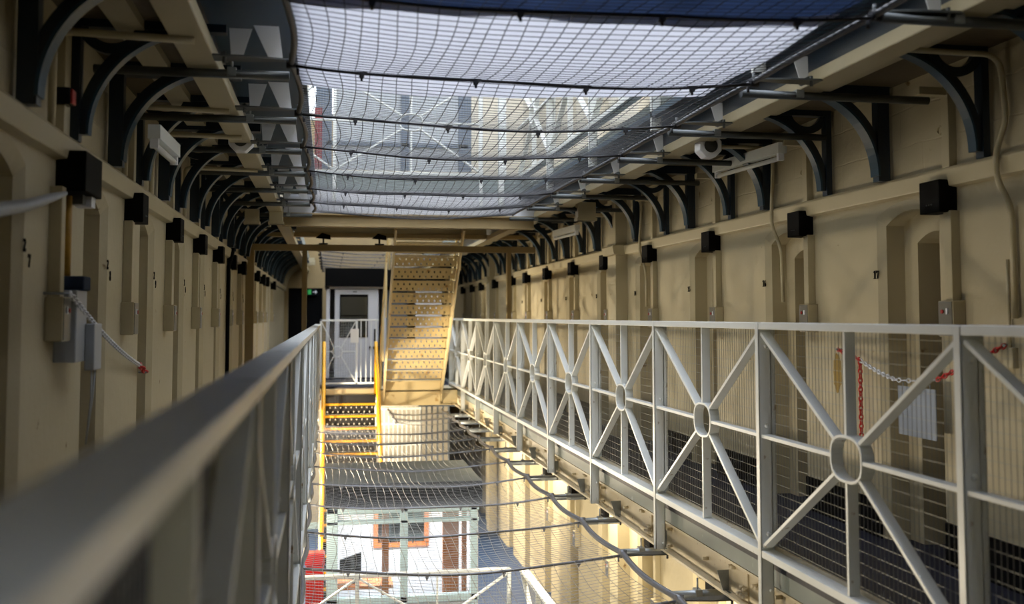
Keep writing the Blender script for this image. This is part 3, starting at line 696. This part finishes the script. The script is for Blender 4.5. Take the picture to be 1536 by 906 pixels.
def tube_arm(s, x0, x1, label, group, mt, r):
    t = thing('support_tube', label, 'support tube', (0,0,0), group)
    MB().cyl((x0, 0, 0), (x1, 0, 0), r, 12).build('tube', mt, t)
    MB().cyl((x0+(x1-x0)*.3, 0, r), (x0+(x1-x0)*.3, 0, r+.07), .006, 6).box((x0+(x1-x0)*.3-.02, -r-.004, -r*.6), (x0+(x1-x0)*.3+.02, r+.004, r+.006)).build('rod_clamp', M['galv'], t)
    return t
for s, zz, lab, ys in ((1, 2.386, 'overhead net, long railing side', WU), (-1, 2.386, 'overhead net, blurred railing side', WU)):
    h = u = None
    for i, y in enumerate(ys):
        lb = 'galvanised hanger of the %s, %s from the camera' % (lab, ORD[i]); X = 2.33 if s > 0 else -.51
        if h is None: h = hanger(s, lb, 'hangers of the '+lab); h.location = (X, y, zz)
        else: dup(h, (X, y, zz), lb)
    for i, y in enumerate([3.38]+[w+.33+.95 for w in ys[2:]]):
        lb = 'dark support tube of the %s, %s from the camera' % (lab, ORD[i])
        x0, x1 = (2.02, 3.04) if s > 0 else (-.19, -1.05)
        if u is None: u = tube_arm(s, x0, x1, lb, 'support tubes of the '+lab, M['galvdark'], .021); u.location = (0, y, 2.362)
        else: dup(u, (0, y, 2.362), lb)
h = None; u = None; lab = 'lower net, long railing side'
for i, y in enumerate(WL[2:]):
    lb = 'galvanised hanger of the %s, %s from the camera' % (lab, ORD[i])
    if h is None: h = hanger(1, lb, 'hangers of the '+lab, True); h.location = (2.30, y, -.335)
    else: dup(h, (2.30, y, -.335), lb)
    lb = 'grey support tube of the %s, %s from the camera' % (lab, ORD[i])
    if u is None: u = tube_arm(1, 2.02, 2.55, lb, 'support tubes of the '+lab, M['galv'], .028); u.location = (0, y+.32, -.40)
    else: dup(u, (0, y+.32, -.40), lb)
# blue soffit strip between beam and net, overhead
for a, b in ((2.15, 2.47), (-.14, -.66)):
    struct('ceiling', MB().box((a, Y0, 2.60), (b, 11.2, 2.64)), M['bluedeck'])

# ------------------------------------------------------------------ steel staircases
def perforated(w, h, cols=10, rows=2, hr=.011):
    vs, fs = [], []; cw = w/(cols+.5); ch = h/rows
    def quad(x0, z0, x1, z1):
        n = len(vs); vs.extend([(x0,0,z0),(x1,0,z0),(x1,0,z1),(x0,0,z1)]); fs.append((n, n+1, n+2, n+3))
    for r in range(rows):
        z0 = ch*r; off = (cw/2 if r % 2 else 0)
        if off: quad(-w/2, z0, -w/2+off, z0+ch)
        else: quad(w/2-cw/2, z0, w/2, z0+ch)
        for c in range(cols):
            x0 = -w/2+off+c*cw; n = len(vs); xm, zm = x0+cw/2, z0+ch/2
            out = [(x0+cw, zm), (x0+cw, z0+ch), (xm, z0+ch), (x0, z0+ch), (x0, zm), (x0, z0), (xm, z0), (x0+cw, z0)]
            vs.extend([(p[0], 0, p[1]) for p in out]); vs.extend([(xm+hr*math.cos(k*PI/4), 0, zm+hr*1.5*math.sin(k*PI/4)) for k in range(8)])
            for k in range(8): fs.append((n+k, n+(k+1) % 8, n+8+(k+1) % 8, n+8+k))
    return vs, fs
# upper flight: rises from the landing towards the camera, seen from underneath
SX0, SX1 = .955, 1.94
t = thing('steel_staircase', 'cream perforated steel staircase rising from the landing to the storey above', 'staircase', ((SX0+SX1)/2, 0, 0))
w = SX1-SX0; hw = w/2; G, H, N = .207, .183, 14
def step_y(n): return 17.45-G*n
def step_z(n): return -.03+H*n
pv, pf = perforated(w-.03, H-.042, hr=.0125)
rm = None
for n in range(0, N):
    y, z = step_y(n), step_z(n)
    tr = MB().box((-hw+.01, y, z-.004), (hw-.01, y+.24, z)).box((-hw+.01, y-.004, z-.018), (hw-.01, y+.004, z+.004)).build('tread', M['stair'], t)
    if n == 0:
        MB().box((-hw+.01, y-.004, z-.24), (hw-.01, y, z+.0)).box((-hw+.01, y-.004, z+.012), (hw-.01, y, z+H-.01)).build('kick_plate', M['stair'], t)
        continue
    o = MB().add([(p[0], y, p[2]+z+.032) for p in pv], pf).build('perforated_riser', M['stair'], t)
    so = o.modifiers.new('thickness', 'SOLIDIFY'); so.thickness = .004
for sx in (-1, 1):
    p = Vector((sx*(hw+.005), step_y(0)+.1, step_z(0)-.1)); q = Vector((sx*(hw+.005), step_y(N)-.05, step_z(N)+.05))
    MB().bar(p, q, .022, .23).build('stringer', M['stair'], t)
    a, b = Vector((sx*(hw+.05), step_y(0)+.15, step_z(0)+.85)), Vector((sx*(hw+.05), step_y(N), step_z(N)+.95))
    hb = MB().tube([a+Vector((0,.02,-.85)), a, b], .02, 8).build('handrail', M['stair'], t)
    mb = MB()
    for k in (3, 7, 11): mb.bar((sx*(hw+.05), step_y(k)+.1, step_z(k)-.02), (sx*(hw+.05), step_y(k)+.1, step_z(k)+.9), .03, .03)
    mb.build('baluster', M['stair'], hb)
# lower flight: yellow edged black treads going down from the landing towards the camera
LX0, LX1 = -.10, .845
t = thing('steel_staircase', 'yellow edged black steel staircase leading down from the landing gate', 'staircase', ((LX0+LX1)/2, 0, 0))
w = LX1-LX0; hw = w/2; pv, pf = perforated(w-.10, .15, 9, 2, .0105)
MB().box((-hw+.03, 17.44, -.235), (hw-.03, 17.45, -.09)).build('top_riser', M['blackstair'], t)
for n in range(0, 14):
    y, z = 17.42-.21*n, -.235-.183*n
    MB().box((-hw+.03, y, z-.03), (hw-.03, y+.24, z-.004)).build('tread', M['blackstair'], t)
    MB().box((-hw+.03, y-.012, z-.034), (hw-.03, y+.03, z+.002)).build('nosing', M['yellow'], t)
    o = MB().add([(p[0], y+.012, p[2]+z-.183+.002) for p in pv], pf).build('perforated_riser', M['blackstair'], t)
    so = o.modifiers.new('thickness', 'SOLIDIFY'); so.thickness = .004
for sx in (-1, 1):
    p = Vector((sx*hw, 17.5, -.16)); q = Vector((sx*hw, 17.5-.21*14.2, -.16-.183*14.2))
    MB().bar(p, q, .035, .24).build('stringer', M['stair'], t)
    hr = MB().tube([(sx*(hw-.03), 17.5, -.1), (sx*(hw-.03), 17.5, .80), (sx*(hw-.03), 17.5-.21*14, .72-.183*14)], .032, 10).build('handrail', M['yellow'], t)
    mb = MB()
    for k in (3, 7, 11): mb.bar((sx*(hw-.03), 17.4-.21*k, -.25-.183*k), (sx*(hw-.03), 17.4-.21*k, .66-.183*k), .03, .03)
    mb.build('baluster', M['yellow'], hr)

# ------------------------------------------------------------------ gate at the head of the yellow stair
g0, g1 = ay(480, 480, 18.35), ay(536, 577, 18.35)
t = thing('landing_gate', 'white mesh gate with ring and spokes at the head of the yellow stair', 'gate', (g0.x, 18.35, 0))
W = g1.x-g0.x
MB().box((0, 0, .03), (.035, .03, 1.2)).box((W-.035, 0, .03), (W, .03, 1.2)).box((0, 0, 1.165), (W, .03, 1.2)).box((0, 0, .03), (W, .03, .065)).build('frame', M['white'], t, .002)
cxg, czg = W*.5-.02, .62
MB().ribbon([(cxg+.085*math.cos(q), czg+.095*math.sin(q)) for q in [2*PI*i/20 for i in range(20)]], .012, 'xz', 0, .03, True).build('ring', M['white'], t)
for (ex, ez), an in (((.03, 1.15), 135), ((W-.04, 1.15), 45), ((W-.04, czg), 0), ((W-.04, .08), -45), ((.03, .08), -135), ((.03, czg), 180)):
    q = math.radians(an); MB().bar((ex, .015, ez), (cxg+.085*math.cos(q), .015, czg+.095*math.sin(q)), .014, .03, (0, 1, 0)).build('spoke', M['white'], t)
mb = MB()
x = .06
while x < W-.04: mb.wire((x, .022, .05), (x, .022, 1.18), .002); x += .045
z = .1
while z < 1.17: mb.wire((.03, .024, z), (W-.03, .024, z), .002); z += .05
mb.build('mesh_infill', M['wire'], t)
MB().box((W-.13, -.006, .78), (W+.02, -.003, 1.03)).build('notice', M['paper'], t)
t = thing('bar_gate', 'white vertical bar gate section beside the mesh gate', 'gate', (g1.x, 18.35, 0))
W2 = ay(566, 480, 18.35).x-g1.x+.03
mb = MB().box((.0, 0, 1.175), (W2, .03, 1.205)).box((0, 0, .03), (W2, .03, .065))
mb.build('frame', M['white'], t, .002)
for k in range(4): MB().box((.06+k*W2/4.2-.008, .005, .06), (.06+k*W2/4.2+.008, .022, 1.18)).build('bar', M['white'], t)

# ------------------------------------------------------------------ booths
def booth_up():
    x0, x1, y0, y1 = -.05, 2.35, 20.5, 23.0
    t = thing('office_booth', 'white office booth with black fascia behind the landing gate', 'booth', (0, 0, 0))
    zt = 1.86
    MB().box((x0, y0, 0), (x0+.07, y1, zt)).box((1.10, y0, 0), (1.16, y0+.08, zt)).box((x0, y1-.06, 0), (x1, y1, zt)).box((x1-.06, y0, 0), (x1, y1, zt)).box((x0, y0, zt-.05), (1.16, y0+.08, zt)).box((1.75, y0, 0), (x1, y0+.05, zt)).box((1.16, y0, 0), (1.75, y0+.05, .75)).build('frame', M['boothwhite'], t, .004)
    MB().box((x0-.03, y0-.12, zt), (x1, y1, zt+.37)).build('fascia', M['black'], t, .006)
    d = MB()
    a, b = .12, 1.0; wx0, wx1, wz0, wz1 = .22, .79, .83, 1.70
    d.box((a, y0+.01, .02), (wx0, y0+.06, 1.80)).box((wx1, y0+.01, .02), (b, y0+.06, 1.80)).box((wx0, y0+.01, .02), (wx1, y0+.06, wz0)).box((wx0, y0+.01, wz1), (wx1, y0+.06, 1.80))
    do = d.build('door', M['boothwhite'], t, .003)
    MB().box((wx0, y0, wz0), (wx0+.02, y0+.03, wz1)).box((wx1-.02, y0, wz0), (wx1, y0+.03, wz1)).box((wx0, y0, wz1-.05), (wx1, y0+.03, wz1)).box((wx0, y0, wz0), (wx1, y0+.03, wz0+.03)).box((wx0, y0, 1.26), (wx1, y0+.03, 1.28)).build('window_frame', M['black'], do)
    MB().box((wx0, y0+.03, wz0), (wx1, y0+.036, wz1)).build('pane', M['glassdark'], do)
    MB().cyl((.93, y0+.01, .62), (.93, y0-.05, .62), .035, 12).cyl((.84, y0+.01, .63), (.84, y0-.02, .63), .025, 10).box((.91, y0-.02, .75), (.95, y0+.01, 1.0)).build('lock', M['black'], do)
    MB().box((.48, y0-.004, 1.745), (.56, y0+.01, 1.765)).build('door_plate', M['galvdark'], do)
    MB().box((1.17, y0+.2, .5), (1.6, y0+.24, 1.8)).build('inner_screen', M['slate'], t)
    MB().box((.60, y0+.9, .7), (.8, y0+.92, 1.7)).build('curtain', M['paper'], t)
    MB().box((x0, y0, 0), (x1, y1, .02)).build('floor_plate', M['carpet'], t)
booth_up()
def booth_low():
    x0, x1, y0, y1 = .0, 1.80, 12.0, 13.75; z0 = ZL; zt = -1.0
    t = thing('office_booth', 'pale blue glazed office booth with black fascia on the storey below', 'booth', (0,0,0))
    MB().box((x0, y0, zt), (x1+.04, y0+.03, zt+.28)).box((x1, y0, zt), (x1+.04, y1, zt+.28)).box((x0-.03, y0, zt), (x0, y1, zt+.28)).build('fascia', M['black'], t, .004)
    MB().box((x0-.03, y0+.02, zt+.25), (x1+.04, y1, zt+.285)).build('roof', M['roofgrey'], t)
    mb = MB()
    for a, b in ((x0, x0+.13), (.86, .95), (x1-.10, x1-.02)): mb.box((a, y0, z0), (b, y0+.07, zt))
    mb.box((x0, y0, zt-.06), (x1, y0+.07, zt)).box((x0, y0, zt-.19), (x1, y0+.07, zt-.15)).box((x0, y0, z0+.62), (x1, y0+.1, z0+.70)).box((x0, y0, z0), (x1, y0+.07, z0+.06))
    mb.box((x0, y1-.08, z0), (x0+.08, y1, zt)).box((x1-.08, y1-.08, z0), (x1, y1, zt))
    mb.build('frame', M['boothblue'], t, .005)
    mb = MB().box((x0+.13, y0+.02, z0+.06), (.86, y0+.05, z0+.62)).box((.95, y0+.02, z0+.06), (x1-.1, y0+.05, z0+.62))
    mb.build('lower_panel', M['panelgrey'], t)
    for a, b in ((x0+.13, .86), (.95, x1-.1)):
        MB().box((a, y0+.03, z0+.7), (b, y0+.036, zt-.19)).build('pane', M['glass'], t)
        mb = MB()
        for k in range(4): mb.box((a, y0+.03, zt-.145+k*.022), (b, y0+.05, zt-.135+k*.022))
        mb.build('louvre', M['boothblue'], t)
    MB().box((x1-.04, y0+.08, z0), (x1, y1-.08, zt)).build('side_wall', M['boothwhite'], t)
    MB().box((x0, y0+.08, z0), (x0+.03, y1-.08, z0+.7)).build('side_wall', M['boothwhite'], t)
    MB().box((x0, y1-.04, z0), (x1, y1, zt)).build('back_wall', M['boothwhite'], t)
    f = MB().box((.62, y1-.09, z0+.9), (.68, y1-.04, zt-.1)).box((.68, y1-.09, zt-.16), (1.02, y1-.04, zt-.1)).box((1.30, y1-.09, z0+.95), (1.36, y1-.04, zt-.1)).box((.68, y1-.09, z0+.9), (1.36, y1-.04, z0+.96)).box((1.0, y1-.08, z0+.9), (1.03, y1-.04, zt-.1)).build('inner_window', M['wood'], t)
    MB().box((.68, y1-.06, z0+.95), (1.32, y1-.045, zt-.14)).build('pane', M['glassdark'], f)
    MB().box((1.42, y0+.5, z0), (1.62, y0+.56, zt)).box((1.66, y0+.5, z0), (1.72, y0+.56, zt)).build('timber_post', M['wood'], t)
    MB().box((.1, y0+.3, z0+.72), (.8, y0+.8, z0+.76)).build('shelf', M['wood'], t)
    MB().box((.66, y0+.25, z0), (.74, y0+.33, zt)).build('timber_post', M['wood'], t)
booth_low()
t = thing('computer_screen', 'dark computer screen on the shelf inside the lower booth', 'screen', (.36, 12.5, ZL+.76))
MB().prism([(-.2, .06), (.06, .02), (.06, .36), (-.2, .27)], 'xz', -.02, .02).build('display', M['screen'], t)
MB().box((-.08, -.05, 0), (.02, .05, .01)).box((-.05, -.01, 0), (-.02, .01, .12)).build('stand', M['screen'], t)
t = thing('fire_point', 'red cabinet standing left of the lower booth under the yellow stair', 'cabinet', (-.12, 12.25, ZL))
MB().box((-.12, -.1, 0), (.09, .1, 1.05)).build('body', M['red'], t, .012); MB().prism([(-.13, -.11), (.10, -.11), (.10, .11), (-.13, .11)], 'xy', 1.05, 1.2).build('hood', M['red'], t, .02); MB().box((-.08, -.112, .5), (.05, -.1, .62)).build('notice', M['paper'], t)
# barred partition under the landing on the lower storey
t = thing('barred_partition', 'white barred partition standing under the landing on the lower storey', 'partition', (0, 17.7, 0))
mb = MB()
for z in (-.36, -.62, -.98, -1.5, -2.1, -2.7): mb.box((.82, -.02, z-.02), (1.62, .02, z+.02))
mb.build('cross_bar', M['white'], t)
for k in range(11): MB().box((.82+k*.078-.011, -.012, ZL), (.82+k*.078+.011, .012, -.33)).build('bar', M['white'], t)
t = thing('barred_partition', 'grey barred partition beyond the white one on the lower storey', 'partition', (0, 18.0, 0))
for k in range(6): MB().box((1.66+k*.1-.03, -.012, ZL), (1.66+k*.1, .012, -.3)).build('bar', M['slate'], t)
MB().box((1.6, -.02, -.36), (2.3, .02, -.3)).build('cross_bar', M['slate'], t)

t = thing('added_backdrop', 'plain grey partition behind the barred one on the lower storey', 'partition', (0, 19.4, ZL))  # added board, lit so that stair holes and bars show bright behind
MB().box((-.4, 0, 0), (2.3, .05, 2.4)).build('board', M['partition'], t)
MB().box((-.4, -.02, 0), (2.3, 0, .12)).build('skirting_board', M['boothblue'], t)
# ------------------------------------------------------------------ timber frame in front of the staircase
yf = 13.6
t = thing('timber_frame', 'bare timber door frame spanning the hall in front of the steel staircase', 'frame', (0, yf, 0))
MB().box((-1.08, -.04, 2.13), (2.82, .04, 2.215)).build('beam', M['tan'], t, .003)
for a, b, mt in ((-1.09, -.98, 'tan'), (-.355, -.29, 'tan'), (2.42, 2.48, 'tan')): MB().box((a, -.04, 0), (b, .04, 2.13)).build('post', M[mt], t, .003)
for i, u in enumerate((485, 569)):
    p = ay(u, 366, yf); t = thing('beam_clamp', 'small dark clamp on the timber beam, %s' % ('nearer the booth' if i == 0 else 'next to the steel staircase'), 'clamp', (p.x, yf, 2.215), 'clamps on the timber beam')
    MB().box((-.06, -.04, 0), (.06, .04, .02)).box((-.012, -.012, .02), (.012, .012, .10)).build('stand', M['black'], t)
    MB().prism([(-.10, .09), (.10, .07), (.09, .13), (-.02, .16)], 'xz', -.03, .03).build('jaw', M['black'], t)
# boxed beam ends at the cross landing
for u0, u1, v0, v1, y, lb in ((867, 894, 303, 331, 10.0, 'cream boxed hanger where the cross landing meets the walkway beam, by cell 14'), (367, 388, 313, 336, 11.0, 'cream boxed hanger by the ledge, opposite cell 14'), (404, 424, 312, 336, 11.0, 'cream boxed hanger on the beam, opposite cell 14')):
    p, q = ay(u0, v0, y), ay(u1, v1, y); t = thing('boxed_hanger', lb, 'hanger', (0, y, 0), 'boxed hangers of the cross landing')
    MB().box((p.x, 0, q.z), (q.x, .12, p.z)).build('casing', M['cream'], t, .004); MB().box((p.x-.01, -.01, q.z), (q.x+.01, .13, q.z+.03)).build('base_flange', M['cream'], t)
# exit sign on the far wall
p, q = ay(456, 433, YE-.03), ay(477, 443, YE-.03)
t = thing('exit_sign', 'green and white exit sign above the doorway in the end wall', 'sign', (p.x, YE-.02, q.z))
w, h = q.x-p.x, p.z-q.z
MB().box((0, -.02, 0), (w, .02, h)).build('case', M['screen'], t)
MB().box((w*.30, -.024, h*.15), (w*.52, -.02, h*.85)).build('green_panel', M['green'], t)
mb = MB().box((w*.62, -.024, h*.43), (w*.84, -.02, h*.57)); mb.prism([(w*.8, h*.2), (w*.95, h*.5), (w*.8, h*.8)], 'xz', -.024, -.02); mb.build('arrow', M['whiteplastic'], t)
mb = MB().cyl((w*.2, -.024, h*.75), (w*.2, -.02, h*.75), h*.09, 8).bar((w*.2, -.022, h*.65), (w*.17, -.022, h*.4), .004, h*.12, (1,0,0)).bar((w*.17, -.022, h*.42), (w*.24, -.022, h*.15), .004, h*.09, (1,0,0)).bar((w*.17, -.022, h*.42), (w*.09, -.022, h*.2), .004, h*.09, (1,0,0)).bar((w*.2, -.022, h*.6), (w*.28, -.022, h*.5), .004, h*.08, (1,0,0))
mb.build('running_figure', M['green'], t)
# curved plaster ribs at the far end
for i, (yy) in enumerate((24.6, 25.6)):
    struct('trim_%d' % (30+i), MB().ribbon([(-1.1+.75*(1-math.cos(a)), 2.0+.62*math.sin(a)) for a in [PI/2*k/14 for k in range(15)]], .12, 'xz', yy, yy+.12), M['cream'])

# ------------------------------------------------------------------ storey above, seen through the net
yb = 12.3
t = thing('boarded_screen', 'pale grey boarded screen behind the railing of the storey above', 'screen', (0, yb, ZU))
MB().box((.05, .03, 0), (1.62, .06, 2.1)).build('board', M['panelgrey'], t)
MB().box((-.05, 0, .55), (1.7, .05, .60)).build('rail', M['slate'], t)
for a, b in ((-.18, .02), (.86, .96), (1.58, 1.74)): MB().box((a, 0, 0), (b, .10, 2.2)).build('column', M['slate'], t)
MB().box((-.19, -.02, .0), (-.10, .0, 1.0)).build('red_mesh', M['brickred'], t)
struct('wall_upper', MB().box((XL, 14.0, ZU), (-.3, 14.1, 6.4)).box((1.9, 14.0, ZU), (XR, 14.1, 6.4)), M['upperwall'])
# ------------------------------------------------------------------ light
wd = bpy.data.worlds.new('world'); bpy.context.scene.world = wd; wd.use_nodes = True
bg = wd.node_tree.nodes['Background']; bg.inputs[0].default_value = (.92, .95, 1, 1); bg.inputs[1].default_value = 4.6
def area(name, loc, rot, sx, sy, power, col):
    l = bpy.data.lights.new(name, 'AREA'); l.shape = 'RECTANGLE'; l.size = sx; l.size_y = sy; l.energy = power; l.color = col
    o = bpy.data.objects.new(name, l); C.objects.link(o); o.location = loc; o.rotation_euler = rot; return o
WARM = (1, .85, .62)
# bulkhead lamps on the lower storey wall opposite, battens under the long walkway
for i, (y, pw) in enumerate(((4.5, 40), (8.0, 40), (11.5, 45), (14.6, 200), (17.0, 240))):
    t = thing('bulkhead_lamp', 'lit bulkhead lamp low under the near walkway, %s from the camera' % ORD[i], 'lamp', (XL, y, ZL+1.75), 'bulkhead lamps under the near walkway')
    MB().box((.0, -.24, -.12), (.05, .24, .12)).build('case', M['whiteplastic'], t, .01); MB().box((.05, -.22, -.10), (.07, .22, .10)).build('diffuser', M['lampwhite'], t, .01)
    area('lamp', (XL+.08, y, ZL+1.75), (0, -PI/2, 0), .22, .45, pw, WARM)
for i, y in enumerate((7.2, 10.2, 13.2, 16.2)):
    batten((2.62, y-.5, -.27), (2.62, y+.5, -.27), 'lit batten light under the long walkway, %s from the camera' % ORD[i], True)
    area('lamp', (2.62, y, -.34), (0, 0, 0),   .12, 1.0, 50, WARM)
batten((.2, 18.7, -.27), (1.4, 18.7, -.27), 'added batten light under the landing, brightening the grey backdrop board', True)  # added light, put in to brighten the backdrop behind the stair
area('lamp', (.8, 18.7, -.34), (math.radians(25), 0, 0), 1.2, .12, 26, WARM)
batten((.4, 12.9, -1.1), (1.4, 12.9, -1.1), 'lit batten light inside the lower booth', True)
area('lamp', (.9, 12.9, -1.17), (0, 0, 0), 1.0, .2, 70, (1, .95, .88))
sc = bpy.context.scene
sc.view_settings.view_transform = 'Standard'; sc.view_settings.look = 'None'; sc.view_settings.gamma = 1; sc.view_settings.use_curve_mapping = False
sc.view_settings.exposure = .45
sc.cycles.use_denoising = True
sc.cycles.max_bounces = 10; sc.cycles.diffuse_bounces = 5; sc.cycles.transparent_max_bounces = 16
